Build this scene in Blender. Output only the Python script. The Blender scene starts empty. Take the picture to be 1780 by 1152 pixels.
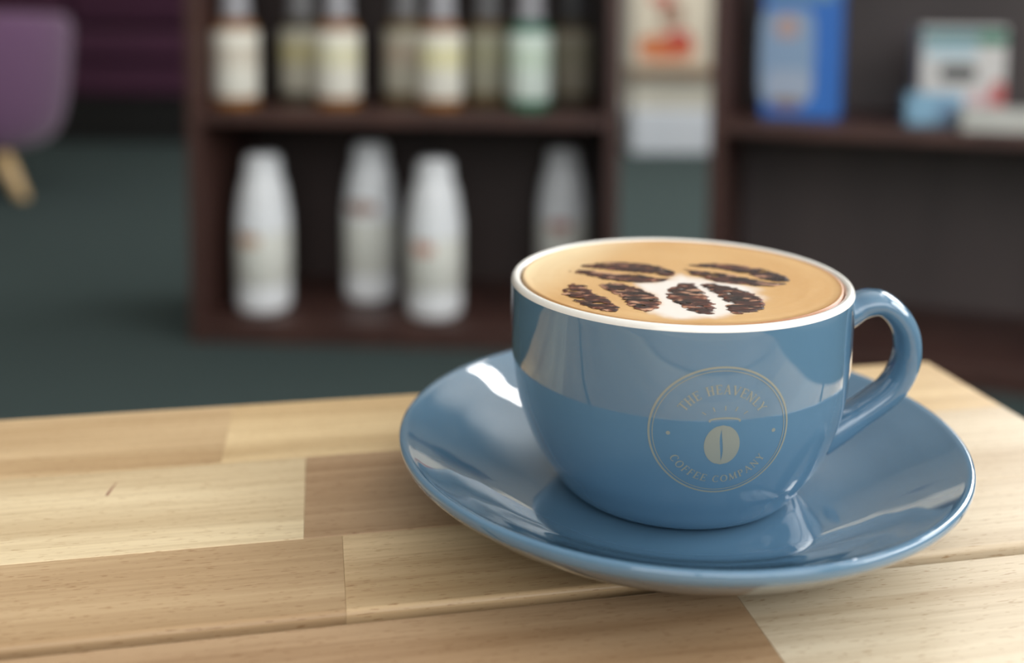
import bpy, bmesh, math, random
from mathutils import Vector, Matrix, noise

random.seed(7)
scene = bpy.context.scene
col = scene.collection
TZ = 0.45                       # table top height above the floor; cup axis is x = y = 0

# ------------------------------------------------------------------ camera
cd = bpy.data.cameras.new('camera')
camo = bpy.data.objects.new('camera', cd)
col.objects.link(camo)
R_ = Vector((0.999956629, 0.000790923, 0.009279782))
U_ = Vector((-0.00931343, 0.08491924, 0.99634431))
F_ = Vector((0.0, 0.99638752, -0.08492292))
M = Matrix((R_, U_, -F_)).transposed().to_4x4()
M.translation = Vector((-0.04806659, -0.30266482, 0.14849922 + TZ))
camo.matrix_world = M
cd.sensor_fit = 'HORIZONTAL'
cd.sensor_width = 36.0
cd.lens = 1802.0716 / 1780 * 36.0
cd.shift_x = (890 - 902.9415) / 1780
cd.shift_y = -(576 - 160.7472) / 1780
cd.clip_start = 0.02
cd.dof.use_dof = True
cd.dof.focus_distance = 0.272
cd.dof.aperture_fstop = 5.0
scene.camera = camo

# ------------------------------------------------------------------ world, daylight, exposure
w = bpy.data.worlds.new('world')
scene.world = w
w.use_nodes = True
w.node_tree.nodes['Background'].inputs[0].default_value = (0.75, 0.85, 1.0, 1)
w.node_tree.nodes['Background'].inputs[1].default_value = 1.0
XR, XL, YF, YB, ZC = 1.75, -3.3, 5.3, -1.7, 2.6     # room extents


def daylight(name, loc, rot, sx, sy, power, color=(1.0, 0.97, 0.93)):
    l = bpy.data.lights.new(name, 'AREA')
    l.shape = 'RECTANGLE'
    l.size, l.size_y = sx, sy
    l.energy = power
    l.color = color
    o = bpy.data.objects.new(name, l)
    o.location = loc
    o.rotation_euler = rot
    col.objects.link(o)


WINDOWS = [(-1.1, 0.5), (0.9, 3.5)]                 # y ranges of the two windows in the right wall
WZ0, WZ1 = 0.95, 2.3
daylight('window_daylight_near', (XR + 0.06, -0.3, 1.62), (0, math.radians(90), 0), 1.35, 1.6, 60, (1.0, 0.985, 0.96))
daylight('window_daylight_far', (XR + 0.06, 2.2, 1.62), (0, math.radians(90), 0), 1.35, 2.6, 90, (1.0, 0.985, 0.96))
FWX0, FWX1, FWZ0, FWZ1 = -0.8, 1.6, 0.8, 2.4       # unseen window behind the viewer, added as front fill for the shelves
daylight('window_daylight_behind', (0.4, YB - 0.06, 1.6), (math.radians(90), 0, 0), 2.4, 1.6, 35, (1.0, 0.98, 0.95))
scene.view_settings.view_transform = 'Standard'
scene.view_settings.look = 'None'
scene.view_settings.gamma = 1.0
scene.view_settings.use_curve_mapping = False
scene.view_settings.exposure = -0.06

# ------------------------------------------------------------------ helpers


def lin(r, g, b):
    def c(v):
        v /= 255.0
        return v / 12.92 if v <= 0.04045 else ((v + 0.055) / 1.055) ** 2.4
    return (c(r), c(g), c(b), 1.0)


def tag(o, label=None, cat=None, group=None, kind=None):
    if label: o['label'] = label
    if cat: o['category'] = cat
    if group: o['group'] = group
    if kind: o['kind'] = kind
    return o


def empty(name, loc=(0, 0, 0), rz=0.0):
    o = bpy.data.objects.new(name, None)
    o.location = loc
    o.rotation_euler = (0, 0, rz)
    o.empty_display_size = 0.05
    col.objects.link(o)
    return o


def mesh_obj(name, verts, faces, mat, parent=None, smooth=True, loc=(0, 0, 0), rz=0.0):
    me = bpy.data.meshes.new(name)
    me.from_pydata([tuple(v) for v in verts], [], faces)
    me.update()
    if smooth:
        me.polygons.foreach_set('use_smooth', [True] * len(me.polygons))
    if mat: me.materials.append(mat)
    o = bpy.data.objects.new(name, me)
    o.location = loc
    o.rotation_euler = (0, 0, rz)
    o.parent = parent
    col.objects.link(o)
    return o


def bm_obj(name, bm, mat, parent=None, smooth=False, loc=(0, 0, 0), rz=0.0):
    me = bpy.data.meshes.new(name)
    bm.to_mesh(me)
    bm.free()
    if smooth:
        me.polygons.foreach_set('use_smooth', [True] * len(me.polygons))
    if mat: me.materials.append(mat)
    o = bpy.data.objects.new(name, me)
    o.location = loc
    o.rotation_euler = (0, 0, rz)
    o.parent = parent
    col.objects.link(o)
    return o


def box(name, lo, hi, mat, parent=None, bevel=0.0, seg=2, smooth=False, rz=0.0, loc=(0, 0, 0)):
    bm = bmesh.new()
    bmesh.ops.create_cube(bm, size=1.0)
    for v in bm.verts:
        v.co = Vector([lo[i] + (v.co[i] + 0.5) * (hi[i] - lo[i]) for i in range(3)])
    if bevel:
        bmesh.ops.bevel(bm, geom=bm.edges[:], offset=bevel, segments=seg, profile=0.5, affect='EDGES')
    return bm_obj(name, bm, mat, parent, smooth, loc, rz)


def revolve(name, prof, mat, parent=None, seg=96, loc=(0, 0, 0), smooth=True):
    verts, faces, rings = [], [], []
    for r, z in prof:
        if r < 1e-6:
            rings.append([len(verts)])
            verts.append((0, 0, z))
        else:
            rings.append(list(range(len(verts), len(verts) + seg)))
            verts += [(r * math.cos(2 * math.pi * k / seg), r * math.sin(2 * math.pi * k / seg), z) for k in range(seg)]
    for a, b in zip(rings[:-1], rings[1:]):
        for k in range(seg):
            k2 = (k + 1) % seg
            if len(a) == 1 and len(b) == 1: continue
            if len(a) == 1: faces.append((a[0], b[k2], b[k]))
            elif len(b) == 1: faces.append((a[k], a[k2], b[0]))
            else: faces.append((a[k], a[k2], b[k2], b[k]))
    o = mesh_obj(name, verts, faces, mat, parent, smooth, loc)
    bm = bmesh.new()
    bm.from_mesh(o.data)
    bmesh.ops.recalc_face_normals(bm, faces=bm.faces[:])
    bm.to_mesh(o.data)
    bm.free()
    return o


def spline(pts, n=8):
    """Catmull-Rom through the points."""
    out = []
    P = [Vector(p) for p in pts]
    P = [P[0] * 2 - P[1]] + P + [P[-1] * 2 - P[-2]]
    for i in range(1, len(P) - 2):
        for k in range(n):
            t = k / n
            a, b, c, d = P[i - 1], P[i], P[i + 1], P[i + 2]
            out.append(0.5 * ((2 * b) + (c - a) * t + (2 * a - 5 * b + 4 * c - d) * t * t + (3 * b - a - 3 * c + d) * t ** 3))
    out.append(P[-2])
    return [tuple(v) for v in out]


def mat_new(name, color=(0.5, 0.5, 0.5, 1), rough=0.5, spec=0.5, coat=0.0, coat_rough=0.03, sheen=0.0):
    m = bpy.data.materials.new(name)
    m.use_nodes = True
    b = m.node_tree.nodes['Principled BSDF']
    b.inputs['Base Color'].default_value = color
    b.inputs['Roughness'].default_value = rough
    b.inputs['Specular IOR Level'].default_value = spec
    b.inputs['Coat Weight'].default_value = coat
    b.inputs['Coat Roughness'].default_value = coat_rough
    if sheen: b.inputs['Sheen Weight'].default_value = sheen
    return m


def nd(m, t, **kw):
    n = m.node_tree.nodes.new(t)
    for k, v in kw.items(): setattr(n, k, v)
    return n


def lk(m, a, b): m.node_tree.links.new(a, b)


def bsdf(m): return m.node_tree.nodes['Principled BSDF']


def noisy(m, c0, c1, scale=20.0, stretch=(1, 1, 1), bump=0.0, detail=4.0, lo=0.3, hi=0.7):
    tc = nd(m, 'ShaderNodeTexCoord')
    mp = nd(m, 'ShaderNodeMapping')
    mp.inputs['Scale'].default_value = stretch
    nz = nd(m, 'ShaderNodeTexNoise')
    nz.inputs['Scale'].default_value = scale
    nz.inputs['Detail'].default_value = detail
    rp = nd(m, 'ShaderNodeValToRGB')
    rp.color_ramp.elements[0].position, rp.color_ramp.elements[1].position = lo, hi
    rp.color_ramp.elements[0].color, rp.color_ramp.elements[1].color = c0, c1
    lk(m, tc.outputs['Object'], mp.inputs['Vector'])
    lk(m, mp.outputs['Vector'], nz.inputs['Vector'])
    lk(m, nz.outputs['Fac'], rp.inputs['Fac'])
    lk(m, rp.outputs['Color'], bsdf(m).inputs['Base Color'])
    if bump:
        bp = nd(m, 'ShaderNodeBump')
        bp.inputs['Strength'].default_value = bump
        bp.inputs['Distance'].default_value = 0.002
        lk(m, nz.outputs['Fac'], bp.inputs['Height'])
        lk(m, bp.outputs['Normal'], bsdf(m).inputs['Normal'])
    return m


# ------------------------------------------------------------------ materials
GLAZE = mat_new('blue_glaze', lin(88, 130, 160), 0.05, 0.5, 1.0, 0.0)
noisy(GLAZE, lin(85, 120, 146), lin(90, 125, 151), 30)
WHITE_GLAZE = mat_new('white_glaze', lin(238, 236, 230), 0.12, 0.5, 0.3, 0.02)
PRINT = mat_new('tan_print', lin(140, 145, 136), 0.2, 0.5, 0.3, 0.03)
FOOT = mat_new('unglazed_foot', lin(190, 180, 165), 0.7)
CARPET = mat_new('slate_carpet', rough=0.95, spec=0.1)
noisy(CARPET, lin(56, 68, 67), lin(80, 93, 93), 240, bump=0.6)
WALL = mat_new('warm_wall', rough=0.85)
noisy(WALL, lin(186, 180, 168), lin(196, 190, 178), 3)
CEIL = mat_new('white_ceiling', rough=0.9)
noisy(CEIL, lin(225, 224, 220), lin(232, 231, 228), 5)
TRIM = mat_new('white_trim', rough=0.4)
noisy(TRIM, lin(225, 225, 222), lin(233, 233, 230), 6)
WALNUT = mat_new('dark_walnut', rough=0.45)
noisy(WALNUT, lin(62, 40, 36), lin(84, 57, 50), 9, (1, 1, 0.12), bump=0.05)
WALNUT_BACK = mat_new('dark_back_panel', rough=0.6)
noisy(WALNUT_BACK, lin(50, 40, 38), lin(64, 50, 47), 7, (1, 1, 0.15))
LIT_BACK = mat_new('grey_brown_back_panel', rough=0.5)  # lighter copy of the back panel, with the brighter light put into its colour
noisy(LIT_BACK, lin(76, 68, 68), lin(94, 84, 83), 7, (1, 1, 0.15))
PURPLE = mat_new('mauve_fabric', rough=0.9, spec=0.2, sheen=0.3)
noisy(PURPLE, lin(98, 70, 98), lin(110, 80, 110), 180, bump=0.3)
DPURPLE = mat_new('plum_fabric', rough=0.9, spec=0.2)
noisy(DPURPLE, lin(66, 38, 56), lin(78, 46, 66), 180, bump=0.3)
BEECH = mat_new('beech_leg', rough=0.45)
noisy(BEECH, lin(205, 172, 122), lin(220, 188, 140), 14, (1, 1, 0.1))
SOFA_SHADE = mat_new('black_plastic', lin(18, 18, 18), 0.5)
GREY_CAP = mat_new('grey_cap', lin(128, 128, 130), 0.45)
PLASTIC_W = mat_new('white_plastic', rough=0.35)
noisy(PLASTIC_W, lin(240, 244, 248), lin(246, 249, 252), 8)
FRAMEW = mat_new('white_window_frame', lin(235, 235, 232), 0.4)


def wood_material():
    m = mat_new('oiled_acacia', rough=0.42, spec=0.45)
    tc = nd(m, 'ShaderNodeTexCoord')
    oi = nd(m, 'ShaderNodeObjectInfo')
    add = nd(m, 'ShaderNodeVectorMath', operation='ADD')
    sc = nd(m, 'ShaderNodeVectorMath', operation='SCALE')
    lk(m, oi.outputs['Location'], sc.inputs[0])
    sc.inputs['Scale'].default_value = 7.31
    lk(m, tc.outputs['Object'], add.inputs[0])
    lk(m, sc.outputs['Vector'], add.inputs[1])

    def mapped(scale):
        mp = nd(m, 'ShaderNodeMapping')
        mp.inputs['Scale'].default_value = scale
        lk(m, add.outputs['Vector'], mp.inputs['Vector'])
        return mp.outputs['Vector']

    def nz(vec, s, d=4.0, dist=0.0):
        n = nd(m, 'ShaderNodeTexNoise')
        n.inputs['Scale'].default_value = s
        n.inputs['Detail'].default_value = d
        n.inputs['Distortion'].default_value = dist
        lk(m, vec, n.inputs['Vector'])
        return n.outputs['Fac']
    broad = nz(mapped((2.2, 34, 34)), 1.0, 2, 0.8)         # wide colour bands along the grain
    fine = nz(mapped((14, 520, 520)), 1.0, 4, 0.5)          # fine streaks
    pores = nz(mapped((260, 2600, 2600)), 1.0, 1)          # short dark dashes
    r1 = nd(m, 'ShaderNodeValToRGB')
    r1.color_ramp.elements[0].position, r1.color_ramp.elements[1].position = 0.3, 0.68
    r1.color_ramp.elements[0].color = (0.68, 0.60, 0.52, 1)
    r1.color_ramp.elements[1].color = (1.04, 1.04, 1.04, 1)
    lk(m, broad, r1.inputs['Fac'])
    r2 = nd(m, 'ShaderNodeValToRGB')
    r2.color_ramp.elements[0].position, r2.color_ramp.elements[1].position = 0.3, 0.6
    r2.color_ramp.elements[0].color = (0.85, 0.81, 0.77, 1)
    r2.color_ramp.elements[1].color = (1.02, 1.02, 1.02, 1)
    lk(m, fine, r2.inputs['Fac'])
    r3 = nd(m, 'ShaderNodeValToRGB')
    r3.color_ramp.elements[0].position, r3.color_ramp.elements[1].position = 0.28, 0.35
    r3.color_ramp.elements[0].color = (0.66, 0.55, 0.46, 1)
    r3.color_ramp.elements[1].color = (1, 1, 1, 1)
    lk(m, pores, r3.inputs['Fac'])

    def mul(a, b):
        mx = nd(m, 'ShaderNodeMix', data_type='RGBA', blend_type='MULTIPLY')
        mx.inputs['Factor'].default_value = 1.0
        lk(m, a, mx.inputs['A'])
        lk(m, b, mx.inputs['B'])
        return mx.outputs['Result']
    c = mul(mul(mul(oi.outputs['Color'], r1.outputs['Color']), r2.outputs['Color']), r3.outputs['Color'])
    lk(m, c, bsdf(m).inputs['Base Color'])
    bp = nd(m, 'ShaderNodeBump')
    bp.inputs['Strength'].default_value = 0.1
    bp.inputs['Distance'].default_value = 0.0004
    lk(m, fine, bp.inputs['Height'])
    lk(m, bp.outputs['Normal'], bsdf(m).inputs['Normal'])
    return m


WOOD = wood_material()


def attr_material(name, rough, coat=0.0, bump=0.0, bscale=900.0):
    m = mat_new(name, rough=rough, coat=coat)
    a = nd(m, 'ShaderNodeVertexColor')
    a.layer_name = 'tone'
    lk(m, a.outputs['Color'], bsdf(m).inputs['Base Color'])
    if bump:
        tc = nd(m, 'ShaderNodeTexCoord')
        n = nd(m, 'ShaderNodeTexNoise')
        n.inputs['Scale'].default_value = bscale
        lk(m, tc.outputs['Object'], n.inputs['Vector'])
        b = nd(m, 'ShaderNodeBump')
        b.inputs['Strength'].default_value = bump
        b.inputs['Distance'].default_value = 0.0004
        lk(m, n.outputs['Fac'], b.inputs['Height'])
        lk(m, b.outputs['Normal'], bsdf(m).inputs['Normal'])
    return m


CREMA = attr_material('crema', 0.38, 0.1)
COCOA = attr_material('cocoa_powder', 0.42, 0.0, 0.25)


def set_tone(o, colors):
    ca = o.data.color_attributes.new('tone', 'FLOAT_COLOR', 'POINT')
    flat = []
    for c in colors: flat += [c[0], c[1], c[2], 1.0]
    ca.data.foreach_set('color', flat)


def mixc(a, b, t):
    t = max(0.0, min(1.0, t))
    return tuple(a[i] * (1 - t) + b[i] * t for i in range(3))


def sstep(a, b, x):
    t = max(0.0, min(1.0, (x - a) / (b - a)))
    return t * t * (3 - 2 * t)


# ------------------------------------------------------------------ the room
tag(box('floor', (XL - .2, YB - .2, -0.1), (XR + .2, YF + .2, 0), CARPET), 'dark slate grey carpet covering the floor', 'floor', kind='structure')
tag(box('ceiling', (XL - .2, YB - .2, ZC), (XR + .2, YF + .2, ZC + .1), CEIL), 'plain white ceiling', 'ceiling', kind='structure')
tag(box('wall_back', (XL - .2, YF, 0), (XR + .2, YF + .2, ZC), WALL), 'plain wall behind the sofa', 'wall', kind='structure')
tag(box('wall_left', (XL - .2, YB, 0), (XL, YF, ZC), WALL), 'plain wall on the left', 'wall', kind='structure')


def wall_with_windows():
    bm = bmesh.new()

    def add(y0, y1, z0, z1):
        g = bmesh.ops.create_cube(bm, size=1.0)
        for v in g['verts']:
            v.co = Vector((XR + (v.co.x + .5) * .2, y0 + (v.co.y + .5) * (y1 - y0), z0 + (v.co.z + .5) * (z1 - z0)))
    add(YB, YF, 0, WZ0)
    add(YB, YF, WZ1, ZC)
    ys = [YB] + [v for ww in WINDOWS for v in ww] + [YF]
    for i in range(0, len(ys), 2): add(ys[i], ys[i + 1], WZ0, WZ1)
    return bm


def front_wall():
    bm = bmesh.new()
    for x0, x1, z0, z1 in ((XL - .2, XR + .2, 0, FWZ0), (XL - .2, XR + .2, FWZ1, ZC), (XL - .2, FWX0, FWZ0, FWZ1), (FWX1, XR + .2, FWZ0, FWZ1)):
        g = bmesh.ops.create_cube(bm, size=1.0)
        for v in g['verts']:
            v.co = Vector((x0 + (v.co.x + .5) * (x1 - x0), YB - .2 + (v.co.y + .5) * .2, z0 + (v.co.z + .5) * (z1 - z0)))
    return bm


tag(bm_obj('wall_front', front_wall(), WALL), 'window wall behind the viewer', 'wall', kind='structure')
tag(bm_obj('wall_right', wall_with_windows(), WALL), 'window wall on the right', 'wall', kind='structure')
for i, (y0, y1) in enumerate(WINDOWS):
    wr = empty('window_%d' % (i + 1), (XR, y0, WZ0))
    tag(wr, 'white framed window in the right wall, %s the table' % ('beside' if i == 0 else 'beyond'), 'window', kind='structure')
    n = 3 if i == 0 else 4
    L, H_ = y1 - y0, WZ1 - WZ0
    for nm, lo, hi in (('window_sill', (-.08, -.04, -.03), (.03, L + .04, 0)), ('frame_rail', (-.01, 0, 0), (.04, L, .06)), ('frame_rail', (-.01, 0, H_ - .06), (.04, L, H_))):
        box(nm, lo, hi, FRAMEW, wr, .005)
    for k in range(n + 1):
        yc = k * L / n
        yc = min(max(yc, .03), L - .03)
        box('mullion', (-.01, yc - .03, .06), (.04, yc + .03, H_ - .06), FRAMEW, wr, .005)
wr = tag(empty('window_3', (FWX0, YB, FWZ0)), 'wide white framed window in the wall behind the viewer', 'window', kind='structure')
L, H_ = FWX1 - FWX0, FWZ1 - FWZ0
for nm, lo, hi in (('window_sill', (-.04, -.03, -.03), (L + .04, .08, 0)), ('frame_rail', (0, -.04, 0), (L, .01, .06)), ('frame_rail', (0, -.04, H_ - .06), (L, .01, H_))):
    box(nm, lo, hi, FRAMEW, wr, .005)
for k in range(4):
    xc = min(max(k * L / 3, .03), L - .03)
    box('mullion', (xc - .03, -.04, .06), (xc + .03, .01, H_ - .06), FRAMEW, wr, .005)
tag(box('baseboard_back', (XL, YF - .015, 0), (XR, YF, .1), TRIM), 'white skirting along the back wall', 'baseboard', kind='structure')
tag(box('baseboard_left', (XL, YB, 0), (XL + .015, YF - .02, .1), TRIM), 'white skirting along the left wall', 'baseboard', kind='structure')

# square ceiling light panel over the right of the room
GLOW = bpy.data.materials.new('lamp_diffuser')
GLOW.use_nodes = True
GLOW.node_tree.nodes.remove(GLOW.node_tree.nodes['Principled BSDF'])
em = nd(GLOW, 'ShaderNodeEmission')
em.inputs['Color'].default_value = (1.0, 0.98, 0.95, 1)
em.inputs['Strength'].default_value = 14.0
lk(GLOW, em.outputs['Emission'], GLOW.node_tree.nodes['Material Output'].inputs['Surface'])
cl = tag(empty('ceiling_light', (1.22, 1.74, ZC)), 'square white ceiling light panel above the right bookcase', 'lamp')
for lo, hi in (((-.20, -.20, -.03), (.20, -.17, -.0005)), ((-.20, .17, -.03), (.20, .20, -.0005)), ((-.20, -.17, -.03), (-.17, .17, -.0005)), ((.17, -.17, -.03), (.20, .17, -.0005))):
    box('frame', lo, hi, FRAMEW, cl, .002)
box('diffuser', (-.17, -.17, -.024), (.17, .17, -.012), GLOW, cl)
for k in range(4):
    box('slat', (-.17, -.110 + k * .07, -.030), (.17, -.100 + k * .07, -.024), FRAMEW, cl)

# ------------------------------------------------------------------ the low table
TH_ = 0.19312804720365256
table = empty('coffee_table', (0, 0, 0), TH_)
tag(table, 'low wooden table of glued pale staves, holding the cup and saucer', 'table')
S0, S1 = -0.62, 0.146
THK = 0.022


def plank(s0, s1, t0, t1, tint, ra=0.0003, rb=0.0003, z1=0.0):
    """One stave: ra rounds the near edge, rb the far edge."""
    L, Wd = s1 - s0 - 0.00004, t1 - t0 - 0.00008
    prof = [(-Wd / 2, -THK), (Wd / 2, -THK)]

    def arc(cx, r, a0, a1, n):
        return [(cx + r * math.cos(a0 + (a1 - a0) * k / n), -r + r * math.sin(a0 + (a1 - a0) * k / n)) for k in range(n + 1)]
    prof += arc(Wd / 2 - rb, rb, 0, math.pi / 2, 5 if rb > .001 else 1)
    prof += arc(-Wd / 2 + ra, ra, math.pi / 2, math.pi, 5 if ra > .001 else 1)
    n = len(prof)
    V = []
    e = 0.00008
    for x, ins in ((-L / 2, e), (-L / 2 + e, 0), (L / 2 - e, 0), (L / 2, e)):
        for (t, z) in prof:
            V.append((x, t, z - (ins if z > -THK / 2 else 0)))
    Fc = [tuple(range(n)), tuple(reversed(range(3 * n, 4 * n)))]
    for q in range(3):
        for k in range(n):
            k2 = (k + 1) % n
            Fc.append((q * n + k, (q + 1) * n + k, (q + 1) * n + k2, q * n + k2))
    o = mesh_obj('plank', V, Fc, WOOD, table, False, ((s0 + s1) / 2, (t0 + t1) / 2, TZ + z1))
    bm = bmesh.new()
    bm.from_mesh(o.data)
    bmesh.ops.recalc_face_normals(bm, faces=bm.faces[:])
    bm.to_mesh(o.data)
    bm.free()
    o.color = tint
    return o


def wd(r, g, b): return lin(r, g, b)


PALE, GOLD, TAN, BROWN, MID = wd(220, 201, 165), wd(220, 195, 152), wd(212, 186, 147), wd(186, 157, 124), wd(194, 167, 131)
ASH = wd(222, 209, 184)
EDGE = 0.0014
rows = [  # (t0, t1, near edge radius, far edge radius, [(s break, tint), ...])
    (0.0480, 0.0985, .0003, .0025, [(-0.40, TAN), (-0.1367, TAN), (S1, GOLD)]),
    (-0.0050, 0.0480, .0003, .0003, [(-0.36, MID), (-0.1099, PALE), (0.079, BROWN), (S1, ASH)]),
    (-0.0425, -0.0050, EDGE, .0003, [(-0.31, PALE), (-0.0993, MID), (0.0, TAN), (S1, ASH)]),
    (-0.0965, -0.0467, .0003, EDGE, [(-0.27, PALE), (-0.0020, BROWN), (S1, ASH)]),
    (-0.1490, -0.0965, .0003, .0003, [(-0.33, TAN), (-0.06, MID), (S1, GOLD)]),
    (-0.1880, -0.1490, EDGE, .0003, [(-0.30, PALE), (0.02, TAN), (S1, MID)]),
    (-0.2420, -0.1922, .0003, EDGE, [(-0.25, GOLD), (S1, BROWN)]),
    (-0.2950, -0.2420, .0003, .0003, [(-0.35, MID), (-0.05, PALE), (S1, TAN)]),
    (-0.3340, -0.2950, EDGE, .0003, [(-0.28, TAN), (S1, GOLD)]),
    (-0.3880, -0.3382, .0003, EDGE, [(-0.22, PALE), (S1, MID)]),
    (-0.4400, -0.3880, .0025, .0003, [(-0.31, BROWN), (0.0, TAN), (S1, PALE)]),
]
scratched = None
for t0, t1, ra, rb, cuts in rows:
    s = S0
    for sb, tint in cuts:
        o = plank(s, sb, t0, t1, tint, ra, rb)
        if abs(sb + 0.1099) < 1e-6: scratched = o
        s = sb
# the small dark scratch on the pale stave
sx, sy = (-0.1684 - (-0.36 - 0.1099) / 2, 0.0305 - (0.048 - 0.005) / 2)
SCR = mat_new('scratch_brown', lin(150, 108, 88), 0.7)
V, Fc = [], []
for k in range(9):
    t = k / 8
    cx, cy = sx + 0.001 * t + 0.0004 * t * t, sy + 0.009 * t
    hw = 0.00045 * (1 - t) ** 0.7 * (1 if k else 0.7) + 0.00006
    V += [(cx - hw, cy, 0.00006), (cx + hw, cy, 0.00006), (cx, cy, 0.00010)]
for k in range(8):
    a = 3 * k
    Fc += [(a, a + 2, a + 5, a + 3), (a + 2, a + 1, a + 4, a + 5)]
tag(mesh_obj('scratch', V, Fc, SCR, scratched, True), 'short reddish brown scratch')
# frame under the top
for (x, y) in ((S0 + .05, -.40), (S1 - .05, -.40), (S0 + .05, .055), (S1 - .05, .055)):
    lo = box('leg', (-.022, -.022, 0), (.022, .022, TZ - THK), WOOD, table, .003, loc=(x, y, 0))
    lo.color = TAN
for (lo, hi) in (((S0 + .072, .045, TZ - .082), (S1 - .072, .065, TZ - THK)), ((S0 + .072, -.41, TZ - .082), (S1 - .072, -.39, TZ - THK)),
                 ((S0 + .04, -.378, TZ - .082), (S0 + .06, .033, TZ - THK)), ((S1 - .06, -.378, TZ - .082), (S1 - .04, .033, TZ - THK))):
    a = box('apron_rail', lo, hi, WOOD, table, .002)
    a.color = TAN

# ------------------------------------------------------------------ saucer
SZ = TZ + 0.0001
sp = spline([(0.0, .0060), (.018, .0060), (.034, .0061), (.046, .0073), (.056, .0102), (.065, .0142), (.0725, .0182), (.0780, .0212), (.0807, .02275), (.0820, .02305)], 5)
sp2 = spline([(.0820, .02305), (.0827, .0226), (.0829, .0214), (.0822, .0198), (.0795, .0172), (.074, .0130), (.066, .0082), (.057, .0046), (.049, .0026), (.0465, .0014), (.0458, 0.0)], 5)
saucer = empty('saucer', (0, 0, SZ))
tag(saucer, 'glossy blue ceramic saucer under the coffee cup', 'saucer')
revolve('dish', sp + sp2[1:], GLAZE, saucer, 160)
revolve('foot_ring', [(.0458, 0), (.0425, 0), (.0412, .0010), (.0400, .0030), (0, .0030)], FOOT, saucer, 96)

# ------------------------------------------------------------------ cup
cup = empty('coffee_cup', (0, 0, TZ))
tag(cup, 'blue ceramic cup with white rim and tan round bean emblem, on the saucer', 'cup')
OUT_PTS = [(.0315, .0068), (.0340, .0078), (.0362, .0100), (.0388, .0137), (.0428, .0200), (.0461, .0280), (.04825, .0360), (.0495, .0460), (.0499, .0560), (.0500, .0662)]
OUT = spline(OUT_PTS, 8)
body_prof = [(0, .0078), (.0285, .0078), (.0290, .0064), (.0308, .0063)] + OUT + [(.04997, .0672)]
revolve('body', body_prof, GLAZE, cup, 192)
lip = [(.04997, .0672), (.04985, .0678), (.0495, .06838), (.0489, .0687), (.0482, .0686), (.0475, .0681), (.0470, .0672), (.0469, .0600), (.0467, .052), (.0455, .040), (.0432, .0285), (.0395, .0190), (.0340, .0130), (.0250, .0108), (0, .0105)]
revolve('white_lining', lip, WHITE_GLAZE, cup, 192)


def prof_r(z):
    for (r0, z0), (r1, z1) in zip(OUT[:-1], OUT[1:]):
        if z0 <= z <= z1: return r0 + (r1 - r0) * (z - z0) / (z1 - z0)
    return OUT[-1][0] if z > OUT[-1][1] else OUT[0][0]


# handle: an elliptical strap swept along an ear-shaped path in the plane through the axis
HZ = math.radians(-1.5)
hpath = spline([(.0470, .0575), (.0510, .0592), (.0555, .0612), (.0600, .0612), (.0643, .0580), (.0672, .0530), (.0680, .0470), (.0667, .0408), (.0632, .0350), (.0580, .0305), (.0525, .0265), (.0465, .0225), (.0420, .0200)], 6)
V, Fc = [], []
NS = 28
for i, (r, z) in enumerate(hpath):
    a = Vector(hpath[max(i - 1, 0)])
    b = Vector(hpath[min(i + 1, len(hpath) - 1)])
    t = (b - a).normalized()
    nrm = Vector((t.y, -t.x))
    f = i / (len(hpath) - 1)
    flare = max(0.0, 1 - f / .12) + max(0.0, (f - .80) / .20)
    th_, wd_ = .0036 + .0016 * flare, .0064 + .0015 * flare
    for k in range(NS):
        q = 2 * math.pi * k / NS
        c_, s_ = math.cos(q), math.sin(q)
        c_ = math.copysign(abs(c_) ** .85, c_)
        s_ = math.copysign(abs(s_) ** .85, s_)
        rr, zz, yy = r + nrm.x * th_ * c_, z + nrm.y * th_ * c_, wd_ * s_
        V.append((rr * math.cos(HZ) - yy * math.sin(HZ), rr * math.sin(HZ) + yy * math.cos(HZ), zz))
for i in range(len(hpath) - 1):
    for k in range(NS):
        k2 = (k + 1) % NS
        Fc.append((i * NS + k, i * NS + k2, (i + 1) * NS + k2, (i + 1) * NS + k))
Fc.append(tuple(reversed(range(NS))))
Fc.append(tuple(range((len(hpath) - 1) * NS, len(hpath) * NS)))
ho = mesh_obj('handle', V, Fc, GLAZE, cup)
bm = bmesh.new(); bm.from_mesh(ho.data); bmesh.ops.recalc_face_normals(bm, faces=bm.faces[:]); bm.to_mesh(ho.data); bm.free()

# the printed emblem: flat shapes laid on the curved wall
LAZ, LZ, LR = math.radians(-85.6), 0.0406, 0.0181
# arc length along the wall
arcs = [(OUT[0][1], 0.0)]
for (r0, z0), (r1, z1) in zip(OUT[:-1], OUT[1:]): arcs.append((z1, arcs[-1][1] + math.hypot(r1 - r0, z1 - z0)))


def z_from_arc(a):
    for (z0, a0), (z1, a1) in zip(arcs[:-1], arcs[1:]):
        if a0 <= a <= a1: return z0 + (z1 - z0) * (a - a0) / (a1 - a0)
    return arcs[-1][0]


def arc_from_z(z):
    for (z0, a0), (z1, a1) in zip(arcs[:-1], arcs[1:]):
        if z0 <= z <= z1: return a0 + (a1 - a0) * (z - z0) / (z1 - z0)
    return arcs[-1][1]


A0 = arc_from_z(LZ)


def onwall(u, v, off=0.00006):
    z = z_from_arc(A0 + v * LR)
    r = prof_r(z)
    az = LAZ + u * LR / 0.0475
    return ((r + off) * math.cos(az), (r + off) * math.sin(az), z)


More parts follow.
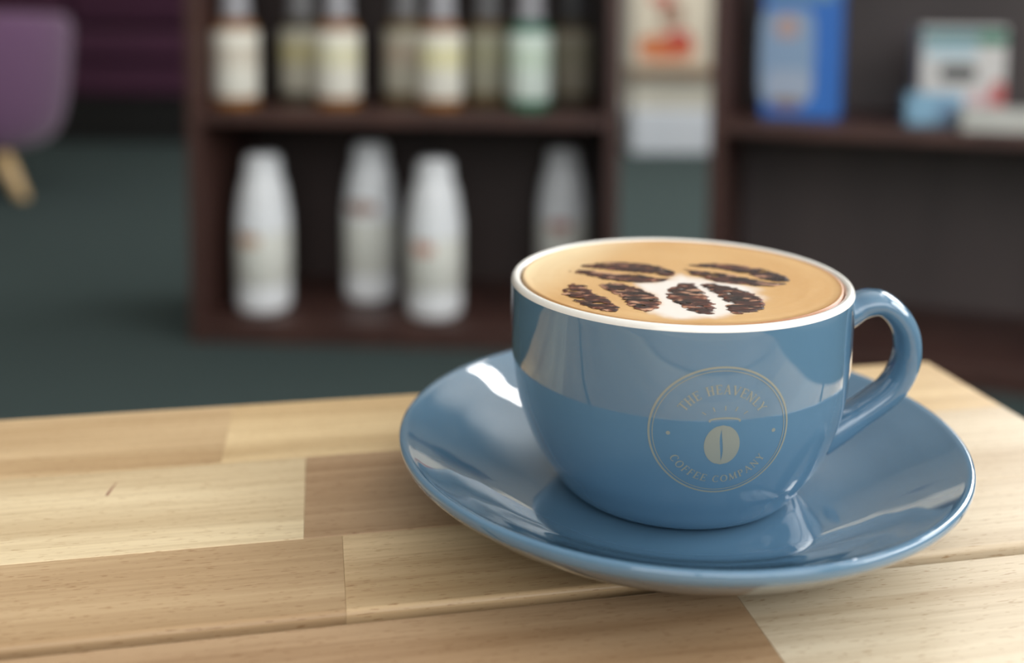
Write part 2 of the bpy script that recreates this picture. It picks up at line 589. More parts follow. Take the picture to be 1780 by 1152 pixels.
class Decal:
    def __init__(s): s.V, s.F = [], []

    def strip(s, pts, hw, closed=False, n=1):
        """a stroke of half-width hw (number or list) along 2-D points"""
        P = [Vector(p) for p in pts]
        if n > 1:
            Q = []
            for a, b in zip(P[:-1], P[1:]):
                for k in range(n): Q.append(a.lerp(b, k / n))
            P = Q + [P[-1]]
        base = len(s.V)
        m = len(P)
        for i, pt in enumerate(P):
            a = P[i - 1] if (i or closed) else P[i]
            b = P[(i + 1) % m] if (i < m - 1 or closed) else P[i]
            t = (b - a).normalized()
            nn = Vector((-t.y, t.x)) * (hw[i] if isinstance(hw, list) else hw)
            s.V += [onwall(*(pt + nn)), onwall(*(pt - nn))]
        for i in range(m if closed else m - 1):
            j = (i + 1) % m
            s.F.append((base + 2 * i, base + 2 * i + 1, base + 2 * j + 1, base + 2 * j))

    def disc(s, c, rx, ry, nr=6, na=40):
        base = len(s.V)
        s.V.append(onwall(*c))
        for i in range(1, nr + 1):
            for k in range(na):
                q = 2 * math.pi * k / na
                s.V.append(onwall(c[0] + rx * i / nr * math.cos(q), c[1] + ry * i / nr * math.sin(q)))
        for k in range(na):
            k2 = (k + 1) % na
            s.F.append((base, base + 1 + k, base + 1 + k2))
            for i in range(nr - 1):
                a = base + 1 + i * na
                s.F.append((a + k, a + na + k, a + na + k2, a + k2))

    def build(s, name, mat, parent): return mesh_obj(name, s.V, s.F, mat, parent)


# serif capitals as strokes in a box of height 1: (points, thickness)
T_, N_ = .085, .04     # half widths of thick and thin strokes


def arcp(cx, cy, rx, ry, a0, a1, n=14):
    return [(cx + rx * math.cos(math.radians(a0 + (a1 - a0) * k / n)), cy + ry * math.sin(math.radians(a0 + (a1 - a0) * k / n))) for k in range(n + 1)]


def ser(x, y, w=.15): return ([(x - w, y), (x + w, y)], .035)


GL = {
    'T': (.80, [([(.40, 0), (.40, 1)], T_), ([(.02, .965), (.78, .965)], N_), ([(.03, .80), (.03, 1)], .03), ([(.77, .80), (.77, 1)], .03), ser(.40, .035)]),
    'H': (.92, [([(.20, 0), (.20, 1)], T_), ([(.72, 0), (.72, 1)], T_), ([(.20, .52), (.72, .52)], N_), ser(.20, .035), ser(.20, .965), ser(.72, .035), ser(.72, .965)]),
    'E': (.76, [([(.20, 0), (.20, 1)], T_), ([(.06, .965), (.68, .965)], N_), ([(.06, .035), (.70, .035)], N_), ([(.20, .52), (.54, .52)], N_), ([(.68, .78), (.68, 1)], .03), ([(.70, 0), (.70, .24)], .03), ([(.54, .42), (.54, .62)], .03)]),
    'A': (.92, [([(.46, 1), (.14, 0)], N_), ([(.46, 1), (.78, 0)], T_), ([(.25, .34), (.66, .34)], N_), ser(.14, .035, .13), ser(.78, .035, .14)]),
    'V': (.90, [([(.13, 1), (.46, 0)], T_), ([(.77, 1), (.46, 0)], N_), ser(.13, .965, .14), ser(.77, .965, .13)]),
    'N': (.94, [([(.18, 0), (.18, 1)], N_), ([(.16, 1), (.76, 0)], T_), ([(.76, 0), (.76, 1)], N_), ser(.18, .035, .13), ser(.12, .965, .1), ser(.76, .965, .13)]),
    'L': (.74, [([(.20, 0), (.20, 1)], T_), ([(.06, .035), (.68, .035)], N_), ([(.68, 0), (.68, .26)], .03), ser(.20, .965)]),
    'Y': (.86, [([(.43, 0), (.43, .48)], T_), ([(.12, 1), (.43, .46)], T_), ([(.75, 1), (.43, .46)], N_), ser(.43, .035), ser(.12, .965, .13), ser(.75, .965, .12)]),
    'C': (.86, [(arcp(.46, .5, .36, .46, 48, 312), [.04 + .045 * max(0, math.cos(math.radians(48 + 264 * k / 14 - 180))) for k in range(15)]), ([(.72, .70), (.72, .96)], .03), ([(.72, .06), (.72, .22)], .025)]),
    'O': (.96, [(arcp(.48, .5, .37, .46, 0, 360, 24), [.04 + .045 * abs(math.cos(math.radians(15 * k))) for k in range(25)])]),
    'F': (.72, [([(.20, 0), (.20, 1)], T_), ([(.06, .965), (.66, .965)], N_), ([(.20, .52), (.54, .52)], N_), ([(.66, .76), (.66, 1)], .03), ([(.54, .42), (.54, .62)], .03), ser(.20, .035)]),
    'M': (1.08, [([(.16, 0), (.20, 1)], N_), ([(.20, 1), (.54, .05)], T_), ([(.88, 1), (.54, .05)], N_), ([(.90, 0), (.88, 1)], T_), ser(.16, .035, .12), ser(.90, .035, .13), ser(.16, .965, .1), ser(.92, .965, .1)]),
    'P': (.76, [([(.20, 0), (.20, 1)], T_), (arcp(.36, .73, .28, .235, 90, -90, 10), [.04 + .04 * math.sin(math.radians(18 * k)) for k in range(11)]), ([(.20, .965), (.36, .965)], N_), ([(.20, .495), (.36, .495)], N_), ser(.20, .035), ([(.06, .965), (.2, .965)], .035)]),
}


def arc_text(d, text, rb, h, centre, span, outward=True):
    """letters of height h on a circle; outward: tops point away from the centre"""
    gap, space = .12, .62
    total = sum((GL[c][0] + gap) if c != ' ' else space for c in text) - gap
    k = math.radians(span) / total
    x = 0.0
    for c in text:
        if c == ' ':
            x += space
            continue
        wdt, strokes = GL[c]
        for pts, hw in strokes:
            out, m = [], 3 if len(pts) == 2 else 1
            P = pts
            if m > 1:
                P = [(pts[0][0] + (pts[1][0] - pts[0][0]) * j / m, pts[0][1] + (pts[1][1] - pts[0][1]) * j / m) for j in range(m + 1)]
            for (gx, gy) in P:
                q = (x + gx - total / 2) * k
                if outward:
                    a = math.radians(centre) - q
                    r = rb + gy * h
                else:
                    a = math.radians(centre) + q
                    r = rb - gy * h
                out.append((r * math.cos(a), r * math.sin(a)))
            s_ = h * 1.0
            d.strip(out, [v * s_ for v in hw] if isinstance(hw, list) else hw * s_)
        x += wdt + gap


logo = empty('emblem', (0, 0, 0))
logo.parent = cup
tag(logo, 'round tan printed coffee company emblem with a bean')
d = Decal()
d.strip([(.985 * math.cos(2 * math.pi * k / 96), .985 * math.sin(2 * math.pi * k / 96)) for k in range(96)], .015, True)
d.strip([(.935 * math.cos(2 * math.pi * k / 96), .935 * math.sin(2 * math.pi * k / 96)) for k in range(96)], .006, True)
d.build('emblem_ring', PRINT, logo)
d = Decal()
arc_text(d, 'THE HEAVENLY', .60, .135, 88, 116, True)
d.build('emblem_lettering', PRINT, logo)
d = Decal()
arc_text(d, 'COFFEE COMPANY', .80, .125, 269, 122, False)
d.build('emblem_lettering', PRINT, logo)
bean_c = (.02, -.17)
d = Decal()      # the bean as two halves with the curved slit left open between them
for sgn in (-1, 1):
    base = len(d.V)
    nY, nX = 28, 6
    for i in range(nY + 1):
        v = -1 + 2 * i / nY
        hw = .25 * math.sqrt(max(0, 1 - v * v))
        slit = -.012 * math.sin(v * 3.0) - .01
        opening = .020 * (1 - (abs(v) / .8) ** 2) if abs(v) < .8 else 0.0
        x0, x1 = slit + sgn * opening, sgn * hw
        if sgn * (x1 - x0) < 0: x0 = x1
        for j in range(nX + 1):
            d.V.append(onwall(bean_c[0] + x0 + (x1 - x0) * j / nX, bean_c[1] + v * .31))
    for i in range(nY):
        for j in range(nX):
            a = base + i * (nX + 1) + j
            d.F.append((a, a + 1, a + nX + 2, a + nX + 1))
d.build('emblem_bean', PRINT, logo)
d = Decal()
d.strip([(.04 + .21 * math.cos(math.radians(a)), .205 + .042 * math.sin(math.radians(a))) for a in range(-20, 201, 10)], .013)
d.build('emblem_halo', PRINT, logo)
d = Decal()
for a in (150, 118, 90, 62, 30):
    c_, s_ = math.cos(math.radians(a)), math.sin(math.radians(a))
    d.strip([(.04 + .30 * c_, .24 + .12 * s_), (.04 + .36 * c_, .24 + .19 * s_)], .008)
d.build('emblem_rays', PRINT, logo)
for x in (-.72, .77):
    d = Decal()
    d.disc((x, .0), .03, .03, 2, 12)
    d.build('emblem_dot', PRINT, logo)

# ------------------------------------------------------------------ the coffee with cocoa beans
BEANS = {
    'A1': [(-35.2, -15.1), (-32.8, -9.8), (-29.9, -9.7), (-28.0, -11.9), (-26.9, -19.2), (-23.0, -24.6), (-21.0, -32.5), (-22.4, -35.8), (-26.1, -34.6), (-30.3, -29.6), (-33.8, -23.6), (-35.2, -19.4)],
    'A2': [(-24.6, -9.5), (-21.5, -7.9), (-18.3, -8.8), (-14.9, -11.4), (-11.8, -15.8), (-9.6, -20.7), (-9.1, -26.9), (-10.7, -32.2), (-14.2, -35.5), (-16.8, -32.4), (-18.6, -27.2), (-19.4, -20.3), (-22.2, -16.1)],
    'B1': [(-6.7, -19.9), (-4.5, -12.6), (-0.9, -7.9), (2.8, -7.5), (3.4, -13.8), (4.6, -20.9), (4.4, -30.4), (3.1, -36.2), (0.3, -36.3), (-2.6, -33.2), (-5.0, -26.7), (-6.5, -22.7)],
    'B2': [(4.5, -7.8), (8.2, -7.3), (13.0, -10.5), (17.2, -15.5), (19.3, -21.8), (19.2, -27.3), (17.4, -32.0), (13.6, -35.3), (9.6, -36.4), (7.7, -32.9), (9.0, -26.3), (7.9, -18.0), (5.7, -12.2)],
    'C1': [(-28.4, 11.5), (-24.1, 14.3), (-19.4, 17.1), (-14.1, 16.4), (-8.9, 15.2), (-4.1, 11.5), (-0.9, 6.5), (-0.5, 3.2), (-3.0, 0.6), (-7.8, 2.9), (-11.8, 5.3), (-16.8, 6.8), (-21.0, 8.3), (-24.4, 9.4)],
    'C2': [(-31.8, 5.4), (-28.9, 7.2), (-23.5, 4.8), (-18.5, 2.5), (-12.2, 1.9), (-6.6, -1.1), (-2.6, -2.1), (-6.3, -5.0), (-13.1, -6.4), (-18.0, -5.4), (-22.0, -3.2), (-25.1, -0.1), (-29.2, 2.2)],
    'D1': [(4.8, 13.6), (9.4, 15.9), (15.2, 16.1), (21.5, 14.2), (26.2, 11.8), (29.7, 5.9), (32.1, 1.9), (32.2, -2.4), (30.4, -4.7), (26.4, -3.9), (22.0, 2.3), (17.1, 8.0), (12.1, 11.2), (7.5, 12.3)],
    'D2': [(3.0, 9.2), (5.8, 7.6), (10.6, 5.6), (16.1, 3.0), (21.1, -1.7), (25.2, -5.5), (29.9, -6.6), (26.9, -8.8), (21.9, -9.0), (15.7, -7.1), (10.0, -4.5), (6.5, -0.6), (4.2, 3.4)],
}
FOAM = [(1.4, 5.7), (4.0, -0.7), (9.9, -5.3), (15.6, -7.7), (20.2, -11.0), (19.5, -16.2), (18.3, -17.6), (19.3, -25.3), (9.6, -36.7), (3.5, -39.3), (-4.1, -40.2), (-10.2, -39.1), (-13.0, -35.5), (-9.1, -28.2), (-9.1, -20.0), (-12.9, -11.4), (-13.2, -6.8), (-6.4, -5.8), (-2.6, -2.5), (-0.1, 3.2)]


def sdist(poly, x, y):
    """signed distance, positive inside"""
    best, inside = 1e9, False
    n = len(poly)
    for i in range(n):
        ax, ay = poly[i]
        bx, by = poly[(i + 1) % n]
        dx, dy = bx - ax, by - ay
        t = ((x - ax) * dx + (y - ay) * dy) / (dx * dx + dy * dy)
        t = max(0.0, min(1.0, t))
        q = (ax + t * dx - x) ** 2 + (ay + t * dy - y) ** 2
        if q < best: best = q
        if (ay > y) != (by > y) and x < (bx - ax) * (y - ay) / (by - ay) + ax: inside = not inside
    return math.sqrt(best) * (1 if inside else -1)


coffee = empty('coffee', (0, 0, TZ + .0680))
tag(coffee, 'milky coffee filling the blue cup, topped with four cocoa bean shapes', 'coffee')
RC = .0468
NR, NA = 62, 180
V, Fc, Cc = [], [], []
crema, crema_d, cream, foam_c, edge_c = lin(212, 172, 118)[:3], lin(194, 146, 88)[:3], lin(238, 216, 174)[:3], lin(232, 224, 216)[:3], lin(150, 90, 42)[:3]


def surf_color(x, y, r):
    """x, y in millimetres"""
    sw = noise.fractal(Vector((x * .035 + 3.1, y * .022 - 1.7, .4)), 1.0, 2.0, 4)
    ring = noise.noise(Vector((r * .55, math.atan2(y, x) * .8, 2.0)))
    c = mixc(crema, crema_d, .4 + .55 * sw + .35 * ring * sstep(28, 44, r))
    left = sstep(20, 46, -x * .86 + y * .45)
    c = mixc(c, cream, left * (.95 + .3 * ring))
    sd = sdist(FOAM, x, y) + 2.2 * noise.fractal(Vector((x * .16, y * .16, 7.7)), 1.0, 2.0, 3)
    c = mixc(c, foam_c, sstep(-2.4, 2.4, sd))
    bub = noise.noise(Vector((x * 1.3, y * 1.3, 5.0)))
    c = mixc(c, cream, .12 * max(0, bub))
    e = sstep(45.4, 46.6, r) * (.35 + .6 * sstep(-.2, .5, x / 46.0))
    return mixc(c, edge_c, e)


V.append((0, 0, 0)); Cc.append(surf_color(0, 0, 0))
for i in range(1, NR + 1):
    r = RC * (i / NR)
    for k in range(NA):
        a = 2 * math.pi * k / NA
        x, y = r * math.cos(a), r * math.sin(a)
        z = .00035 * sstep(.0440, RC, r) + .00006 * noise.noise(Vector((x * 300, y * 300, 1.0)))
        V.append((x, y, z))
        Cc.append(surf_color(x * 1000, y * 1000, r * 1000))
for k in range(NA):
    a = 2 * math.pi * k / NA
    V.append((RC * math.cos(a), RC * math.sin(a), -.008)); Cc.append(edge_c)
for k in range(NA):
    k2 = (k + 1) % NA
    Fc.append((0, 1 + k, 1 + k2))
    for i in range(NR):
        a = 1 + i * NA
        Fc.append((a + k, a + NA + k, a + NA + k2, a + k2))
Fc.append(tuple(reversed(range(1 + NR * NA, 1 + (NR + 1) * NA))))
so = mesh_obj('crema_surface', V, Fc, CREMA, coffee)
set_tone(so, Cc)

dk, md, rd, pk = lin(30, 15, 12)[:3], lin(66, 32, 24)[:3], lin(112, 56, 34)[:3], lin(206, 160, 130)[:3]
for bn, halves in (('front left', ('A1', 'A2')), ('front right', ('B1', 'B2')), ('back left', ('C1', 'C2')), ('back right', ('D1', 'D2'))):
    br = empty('cocoa_bean')
    br.parent = coffee
    for hname in halves:
        poly = BEANS[hname]
        xs, ys = [q[0] for q in poly], [q[1] for q in poly]
        st = .30
        x0, y0 = min(xs) - 2, min(ys) - 2
        nx, ny = int((max(xs) + 2 - x0) / st), int((max(ys) + 2 - y0) / st)
        cx, cy = sum(xs) / len(xs), sum(ys) / len(ys)
        seed = sum(ord(c) for c in hname) * 1.37
        vid, V, Fc, Cc, keep = {}, [], [], [], {}
        for i in range(nx + 1):
            for j in range(ny + 1):
                x, y = x0 + i * st, y0 + j * st
                sd = sdist(poly, x, y)
                jag = 1.1 * noise.fractal(Vector((x * .28, y * .75, seed)), 1.0, 2.0, 4)
                left = sstep(-20, -34, x)          # the powder thins out towards the left of the cup
                hole = noise.fractal(Vector((x * .17 + 9, y * .45, seed + 4)), 1.0, 2.0, 4)
                val = sd + jag * (1.0 + .7 * left) + .3
                if hole > .55 - .22 * left: val = min(val, -.1)
                keep[(i, j)] = (val, sd)
        def vert(i, j):
            if (i, j) not in vid:
                x, y = x0 + i * st, y0 + j * st
                val, sd = keep[(i, j)]
                vid[(i, j)] = len(V)
                h = .00012 + .00022 * sstep(0, 1.2, val) + .00008 * noise.noise(Vector((x * .5, y * 1.1, seed)))
                V.append((x / 1000, y / 1000, h))
                n1 = noise.fractal(Vector((x * .11, y * .26, seed + 2)), 1.0, 2.0, 3)
                n2 = noise.fractal(Vector((x * .22, y * .60, seed + 8)), 1.0, 2.0, 4)
                c = mixc(dk, md, .5 + 1.1 * n1)
                c = mixc(c, rd, sstep(.08, .6, n2 + .25 * (1 - sstep(0, 2.0, val))))
                c = mixc(c, pk, .75 * sstep(.38, .72, n2 - n1 * .4 + .18 * (1 - sstep(0, 1.0, val))))
                Cc.append(c)
            return vid[(i, j)]
        for i in range(nx):
            for j in range(ny):
                if min(keep[(i, j)][0], keep[(i + 1, j)][0], keep[(i, j + 1)][0], keep[(i + 1, j + 1)][0]) > 0:
                    Fc.append((vert(i, j), vert(i + 1, j), vert(i + 1, j + 1), vert(i, j + 1)))
        o = mesh_obj('cocoa_half', V, Fc, COCOA, br)
        set_tone(o, Cc)
    tag(br, 'dark cocoa powder bean at the %s of the foam' % bn)


# ------------------------------------------------------------------ shelves behind
def bookcase(name, loc, rz, width, depth, height, shelf_z, label, t=.022, plinth=.04, back=None):
    r = empty(name, loc, rz)
    tag(r, label, 'bookcase')
    for x in (0, width - t): box('side_panel', (x, 0, 0), (x + t, depth, height), WALNUT, r, .0015)
    box('top_panel', (t, 0, height - t), (width - t, depth, height), WALNUT, r, .0015)
    box('plinth', (t, .004, 0), (width - t, .022, plinth - t), WALNUT, r)
    box('bottom_panel', (t, 0, plinth - t), (width - t, depth - .008, plinth), WALNUT, r, .0015)
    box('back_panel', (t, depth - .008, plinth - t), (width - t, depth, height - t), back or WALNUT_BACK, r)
    for z in shelf_z: box('shelf', (t, .002, z - t), (width - t, depth - .008, z), WALNUT, r, .0015)
    return r


BK_RZ = math.radians(-3)
BK_LOC = Vector((-.622, 1.475, 0))
BK_SH = .411          # top of the shelf under the syrup bottles
bookcase('bookcase', BK_LOC, BK_RZ, .745, .33, .80, (BK_SH,), 'dark brown bookcase with syrup bottles and white bottles on its shelves')
CB_RZ = math.radians(-19)
CB_LOC = Vector((.270, 1.415, 0))
CB_SH = .408
bookcase('bookcase', CB_LOC, CB_RZ, .92, .33, .80, (CB_SH,), 'dark brown bookcase holding the blue box and white box, on the right', back=LIT_BACK)


# white bottles on the bottom panel
def white_bottle(loc, h, rz, label, patch_z, patch_col, patch_w):
    r = empty('white_bottle', loc, rz)
    tag(r, label, 'bottle', 'white bottles on the bottom of the bookcase')
    k = h / .305
    pr = spline([(.001, 0), (.036, .0), (.0445, .004), (.0485, .014), (.0490, .05), (.0490, .170), (.0482, .187), (.0455, .207), (.0420, .234), (.0365, .256), (.0335, .266), (.0325, .270)], 4)
    revolve('bottle_body', [(0, 0)] + [(a * 1.0, b * k) for a, b in pr] + [(.0, .268 * k)], PLASTIC_W, r, 48)
    cap = [(.0, .270), (.0322, .270), (.0328, .272), (.0315, .292), (.0290, .301), (.023, .305), (0, .305)]
    revolve('cap', [(a, b * k) for a, b in cap], PLASTIC_W, r, 40)
    # wrap-round label, with a small tinted mark printed on its front
    lb = mat_new('bottle_label', rough=0.5)
    noisy(lb, lin(224, 226, 218), lin(232, 233, 226), 12)
    revolve('label_band', [(.0491, .055 * k), (.0494, .0555 * k), (.0494, .158 * k), (.0491, .1585 * k)], lb, r, 48)
    pm = mat_new('label_mark', lin(*patch_col), 0.5)
    V, Fc = [], []
    for i in range(9):
        a = math.radians(-90) + (i / 8 - .5) * patch_w - .35
        for j in range(4):
            z = (patch_z + (j / 3 - .5) * .026 * (1 - .35 * abs(i / 4 - 1))) * k
            V.append((.0497 * math.cos(a), .0497 * math.sin(a), z))
    for i in range(8):
        for j in range(3): Fc.append((i * 4 + j, i * 4 + 4 + j, i * 4 + 5 + j, i * 4 + 1 + j))
    mesh_obj('label_mark', V, Fc, pm, r)
    return r


PZ = .0403
white_bottle((-.512, 1.556, PZ), .283, 0, 'white plastic bottle with faint orange mark, nearest the left side of the bookcase', .146, (206, 168, 138), .9)
white_bottle((-.328, 1.632, PZ), .297, .1, 'greyer white bottle with brown label mark, standing back in the bookcase', .185, (172, 140, 124), 1.3)
white_bottle((-.198, 1.530, PZ), .281, 0, 'white plastic bottle with reddish mark, in front of the greyer bottle, left of the cup', .140, (208, 150, 132), .8)
white_bottle((.038, 1.680, PZ), .283, .2, 'dim white bottle deep in the shelf, half hidden behind the cup', .150, (190, 130, 118), .8)


# syrup bottles
def syrup_bottle(loc, glass, label_col, accent, cap_col, label):
    r = empty('syrup_bottle', loc)
    tag(r, label, 'bottle', 'syrup bottles on the upper shelf')
    g = mat_new('syrup_glass', glass, 0.12, 0.6)
    b = g.node_tree.nodes['Principled BSDF']
    b.inputs['Subsurface Weight'].default_value = 0.0
    pr = spline([(.001, 0), (.034, 0), (.0385, .004), (.0395, .012), (.0395, .132), (.0385, .140), (.032, .150), (.0245, .157), (.020, .166), (.0185, .19), (.0185, .262)], 4)
    revolve('glass_body', [(0, 0)] + pr + [(0, .262)], g, r, 40)
    lb = mat_new('paper_label', rough=0.6)
    tc = nd(lb, 'ShaderNodeTexCoord')
    sp_ = nd(lb, 'ShaderNodeSeparateXYZ')
    lk(lb, tc.outputs['Object'], sp_.inputs[0])
    rp = nd(lb, 'ShaderNodeValToRGB')
    rp.color_ramp.interpolation = 'EASE'
    mr = nd(lb, 'ShaderNodeMapRange')
    mr.inputs['From Min'].default_value, mr.inputs['From Max'].default_value = .014, .134
    lk(lb, sp_.outputs['Z'], mr.inputs['Value'])
    lk(lb, mr.outputs['Result'], rp.inputs['Fac'])
    e = rp.color_ramp.elements
    e[0].position, e[0].color = .40, label_col
    e[1].position, e[1].color = .55, accent
    n_ = e.new(.78); n_.color = accent
    n_ = e.new(.88); n_.color = label_col
    lk(lb, rp.outputs['Color'], bsdf(lb).inputs['Base Color'])
    # the label leaves a strip of glass free at the sides and the bottom
    V, Fc = [], []
    n = 24
    for i in range(n + 1):
        a = math.radians(-90 + 6) + (i / n - .5) * math.radians(210)
        for z in (.018, .0185, .1355, .136):
            rr = .0399 if z in (.0185, .1355) else .0396
            V.append((rr * math.cos(a), rr * math.sin(a), z))
    for i in range(n):
        for j in range(3): Fc.append((i * 4 + j, i * 4 + 4 + j, i * 4 + 5 + j, i * 4 + 1 + j))
    mesh_obj('paper_label', V, Fc, lb, r)
    cm = mat_new('neck_wrap', cap_col, 0.4)
    revolve('neck_wrap', [(.0250, .155), (.0256, .157), (.0240, .175), (.0232, .20), (.0228, .235), (.0195, .236)], cm, r, 32)
    revolve('cap', [(.0, .234), (.0230, .234), (.0230, .262), (.0215, .266), (0, .267)], cm, r, 32)
    return r


AMBER, GREEN, CLEAR, OLIVE = lin(140, 88, 24), lin(40, 112, 84), lin(96, 86, 66), lin(130, 104, 58)
LW, LG, LC = lin(238, 236, 224), lin(226, 240, 232), lin(224, 220, 200)
CAPG, CAPD, CAPK = lin(168, 168, 174), lin(150, 150, 152), lin(80, 80, 82)
SYR = [
    ((-.556, 1.552), AMBER, LW, lin(214, 206, 190), CAPG, 'amber syrup bottle with cream label at the left end of the front row'),
    ((-.376, 1.566), AMBER, LW, lin(226, 222, 190), CAPG, 'amber syrup bottle with cream label, second in the front row'),
    ((-.190, 1.558), AMBER, LW, lin(228, 222, 178), CAPG, 'amber syrup bottle with yellowish label, third in the front row'),
    ((-.030, 1.560), GREEN, LG, lin(206, 224, 206), CAPG, 'green syrup bottle with pale mint label in the front row'),
    ((-.467, 1.680), CLEAR, LC, lin(222, 212, 160), CAPD, 'dim syrup bottle with yellow print, leftmost of the back row'),
    ((-.268, 1.682), OLIVE, LC, lin(214, 198, 174), CAPD, 'dim syrup bottle with beige label, second in the back row'),
    ((-.108, 1.680), OLIVE, lin(204, 202, 178), lin(202, 200, 164), CAPD, 'dim olive syrup bottle, third in the back row'),
    ((.052, 1.700), CLEAR, lin(160, 152, 134), lin(150, 144, 122), CAPK, 'darkest syrup bottle at the right end of the back row'),
]
for (x, y), g, lc, ac, cc, lb in SYR: syrup_bottle((x, y, BK_SH + .0003), g, lc, ac, cc, lb)


# boxes on the right bookcase
def on_cb(s, d): return CB_LOC + Matrix.Rotation(CB_RZ, 3, 'Z') @ Vector((s, d, 0))


def patch(name, c, sx_, sz_, y, color, parent, rnd=.3, rough=.5):
    """a flat print shape on a front face (a rounded rectangle lying on the panel)"""
    V, n = [(c[0], y, c[1])], 28
    for k in range(n):
        a = 2 * math.pi * k / n
        ca, sa = math.cos(a), math.sin(a)
        V.append((c[0] + sx_ / 2 * math.copysign(abs(ca) ** rnd, ca), y, c[1] + sz_ / 2 * math.copysign(abs(sa) ** rnd, sa)))
    return mesh_obj(name, V, [(0, 1 + k, 1 + (k + 1) % n) for k in range(n)], mat_new(name + '_ink', lin(*color), rough), parent, False)


p0 = on_cb(.137, .14)
bx = empty('blue_carton', (p0.x, p0.y, CB_SH + .0003), math.radians(-24))
tag(bx, 'tall blue carton with a pale printed front on the right bookcase shelf', 'box')
BLUE = mat_new('blue_card', rough=.4); noisy(BLUE, lin(58, 118, 206), lin(66, 128, 214), 10)
box('carton', (-.064, -.035, 0), (.064, .035, .235), BLUE, bx, .002)
patch('printed_panel', (-.022, .105), .092, .165, -.0354, (150, 178, 210), bx, .35)
patch('printed_panel', (-.018, .055), .080, .055, -.0357, (176, 192, 214), bx, .6)
patch('printed_panel', (-.022, .155), .042, .040, -.0357, (196, 172, 170), bx, .8)
patch('printed_panel', (-.020, .024), .050, .018, -.0358, (150, 124, 112), bx, .6)
patch('printed_panel', (0, .215), .115, .03, -.0356, (120, 160, 190), bx, .4)
p0 = on_cb(.390, .175)
wb = empty('white_carton', (p0.x, p0.y, CB_SH + .0003), math.radians(-8))
tag(wb, 'white carton with green top stripe and dark print on the right bookcase', 'box')
CARD = mat_new('white_card', rough=.5); noisy(CARD, lin(208, 206, 204), lin(218, 216, 214), 10)
box('carton', (-.068, -.03, 0), (.068, .03, .160), CARD, wb, .002)
patch('printed_panel', (.0, .143), .134, .022, -.0304, (92, 140, 146), wb, .2)
patch('printed_panel', (.045, .141), .045, .024, -.0306, (52, 128, 104), wb, .4)
patch('printed_panel', (-.008, .082), .060, .030, -.0305, (92, 94, 94), wb, .5)
patch('printed_panel', (-.02, .118), .085, .022, -.0305, (176, 204, 216), wb, .5)
patch('printed_panel', (.056, .042), .024, .055, -.0305, (196, 110, 108), wb, .5)
patch('printed_panel', (.03, .035), .04, .03, -.0304, (214, 182, 186), wb, .6)
p0 = on_cb(.348, .085)
lb_ = empty('light_blue_pack', (p0.x, p0.y, CB_SH + .0003), math.radians(-6))
tag(lb_, 'small light blue packet in front of the white carton', 'packet')
LBLUE = mat_new('light_blue_card', rough=.5); noisy(LBLUE, lin(128, 172, 200), lin(140, 182, 208), 10)
box('packet', (-.045, -.015, 0), (.045, .015, .052), LBLUE, lb_, .004)
patch('printed_panel', (.022, .022), .038, .034, -.0154, (116, 146, 178), lb_, .5)
p0 = on_cb(.478, .072)
lf = empty('leaflet_stack', (p0.x, p0.y, CB_SH + .0003), math.radians(-12))
tag(lf, 'low stack of pale leaflets lying at the front of the right bookcase', 'leaflets')
PAPER = mat_new('pale_paper', rough=.6); noisy(PAPER, lin(200, 202, 196), lin(212, 213, 208), 10)
for k in range(6):
    j = random.uniform(-.003, .003)
    box('leaflet', (-.095 + j, -.045 + j, k * .0052), (.095 + j, .045 + j, k * .0052 + .005), PAPER, lf, .0008, 1)

# floor-standing board in the gap between the bookcases
sb_ = empty('display_stand', (.572, 3.98, 0), math.radians(3))
tag(sb_, 'white floor standing display with a red and orange food poster, between the bookcases', 'display stand')
STW = mat_new('stand_white', rough=.5); noisy(STW, lin(206, 212, 220), lin(216, 221, 228), 6)
STC = mat_new('stand_cream', rough=.6); noisy(STC, lin(186, 182, 168), lin(196, 192, 178), 6)
LEDGE = mat_new('stand_ledge', rough=.6); noisy(LEDGE, lin(134, 104, 74), lin(148, 116, 84), 8)
box('base_box', (-.172, -.12, 0), (.172, .12, .175), STW, sb_, .006)
box('cream_panel', (-.168, -.06, .175), (.168, .06, .315), STC, sb_, .004)
box('ledge', (-.172, -.10, .315), (.172, .10, .345), LEDGE, sb_, .003)
box('poster_board', (-.165, -.02, .345), (.165, .01, 1.15), STC, sb_, .003)
patch('poster', (0, .745), .312, .77, -.0205, (206, 196, 176), sb_, .08)
patch('poster_print', (-.02, .425), .235, .105, -.0212, (196, 112, 62), sb_, .7)
patch('poster_print', (.03, .455), .115, .085, -.0216, (180, 62, 48), sb_, .8)
patch('poster_print', (.0, .56), .09, .10, -.0213, (150, 116, 96), sb_, .7)
patch('poster_print', (-.04, .63), .10, .05, -.0215, (176, 80, 66), sb_, .8)


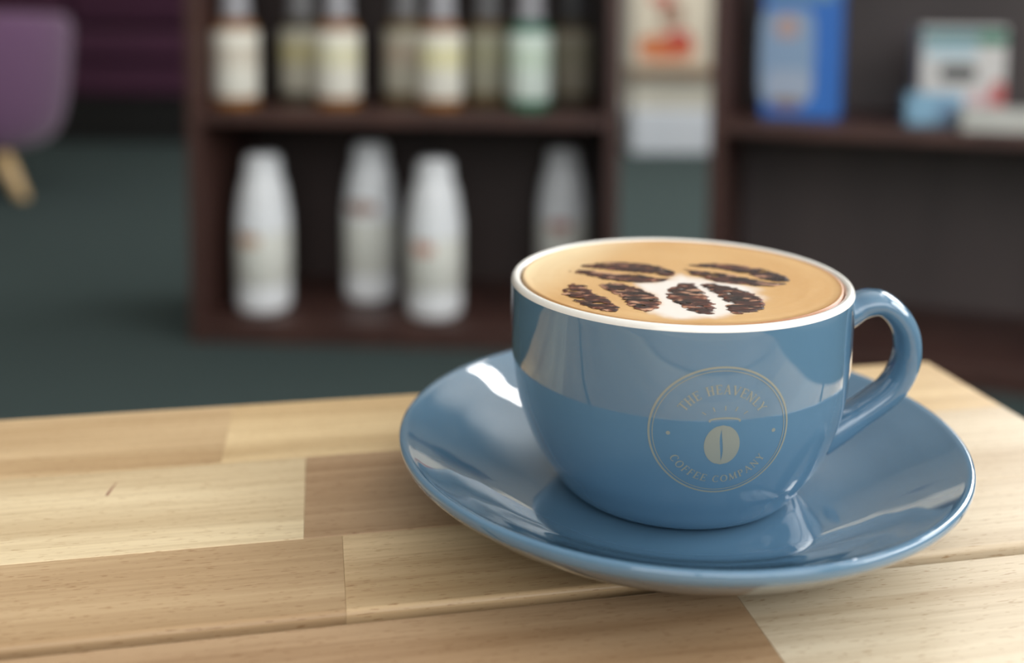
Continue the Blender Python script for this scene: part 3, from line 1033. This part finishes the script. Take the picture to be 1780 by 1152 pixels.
# ------------------------------------------------------------------ seating in the background
def tub_chair(loc, rz):
    r = empty('tub_chair', loc, rz)
    tag(r, 'mauve fabric tub chair with pale wooden legs, cut by the left edge', 'chair')
    # shell: swept wall open to the front (+x local is the opening)
    V, Fc = [], []
    NAz, prof_n = 40, None
    for i in range(NAz + 1):
        f = i / NAz
        a = math.radians(62) + f * math.radians(236)
        back = .5 - .5 * math.cos((f - .0) * 2 * math.pi)
        top = .545 + .02 * back
        pr = [(.22, .135), (.300, .142), (.345, .185), (.368, .27), (.383, .42), (.388, top - .04), (.383, top - .012), (.365, top), (.335, top - .004), (.318, top - .03), (.312, .45), (.305, .30), (.24, .28)]
        prof_n = len(pr)
        for rr, z in pr: V.append((rr * math.cos(a), rr * math.sin(a), z))
    for i in range(NAz):
        for k in range(prof_n):
            k2 = (k + 1) % prof_n
            Fc.append((i * prof_n + k, (i + 1) * prof_n + k, (i + 1) * prof_n + k2, i * prof_n + k2))
    Fc.append(tuple(range(prof_n)))
    Fc.append(tuple(reversed(range(NAz * prof_n, (NAz + 1) * prof_n))))
    o = mesh_obj('shell', V, Fc, PURPLE, r)
    bm = bmesh.new(); bm.from_mesh(o.data); bmesh.ops.recalc_face_normals(bm, faces=bm.faces[:]); bm.to_mesh(o.data); bm.free()
    md_ = o.modifiers.new('sub', 'SUBSURF'); md_.levels = 1; md_.render_levels = 1
    revolve('seat_base', [(0, .132), (.24, .132), (.28, .15), (.308, .20), (.318, .32), (0, .32)], PURPLE, r, 48)
    revolve('seat_cushion', [(0, .322), (.27, .322), (.295, .335), (.30, .36), (.29, .40), (.25, .42), (0, .425)], PURPLE, r, 48)
    for a in (30, 150, 210, 330):
        ca, sa = math.cos(math.radians(a)), math.sin(math.radians(a))
        V, Fc, n = [], [], 14
        for rr, z, q in ((.335, .0, .016), (.335, .004, .020), (.285, .08, .026), (.245, .138, .030)):
            for k in range(n):
                b = 2 * math.pi * k / n
                V.append((rr * ca + q * math.cos(b), rr * sa + q * math.sin(b), z))
        for i in range(3):
            for k in range(n):
                k2 = (k + 1) % n
                Fc.append((i * n + k, i * n + k2, (i + 1) * n + k2, (i + 1) * n + k))
        Fc += [tuple(reversed(range(n))), tuple(range(3 * n, 4 * n))]
        mesh_obj('leg', V, Fc, BEECH, r)
    return r


tub_chair((-1.850, 2.90, .0005), math.radians(128))

so_ = empty('sofa', (-2.15, 4.38, 0), 0)
tag(so_, 'dark plum fabric sofa in shadow behind the tub chair', 'sofa')
box('plinth', (-.95, -.32, .0), (.95, .38, .20), SOFA_SHADE, so_)  # painted shade: a black block where only shadow lies under the sofa
box('base', (-1.0, -.36, .20), (1.0, .42, .34), DPURPLE, so_, .02, 3)
for x0, x1 in ((-.86, -.005), (.005, .86)):
    box('seat_cushion', (x0, -.38, .342), (x1, .20, .47), DPURPLE, so_, .035, 4, True)
    box('back_cushion', (x0, .10, .475), (x1, .30, .84), DPURPLE, so_, .04, 4, True)
box('backrest', (-1.0, .30, .34), (1.0, .42, .80), DPURPLE, so_, .03, 3)
for x0, x1 in ((-1.0, -.87), (.87, 1.0)): box('armrest', (x0, -.36, .34), (x1, .30, .60), DPURPLE, so_, .03, 3)
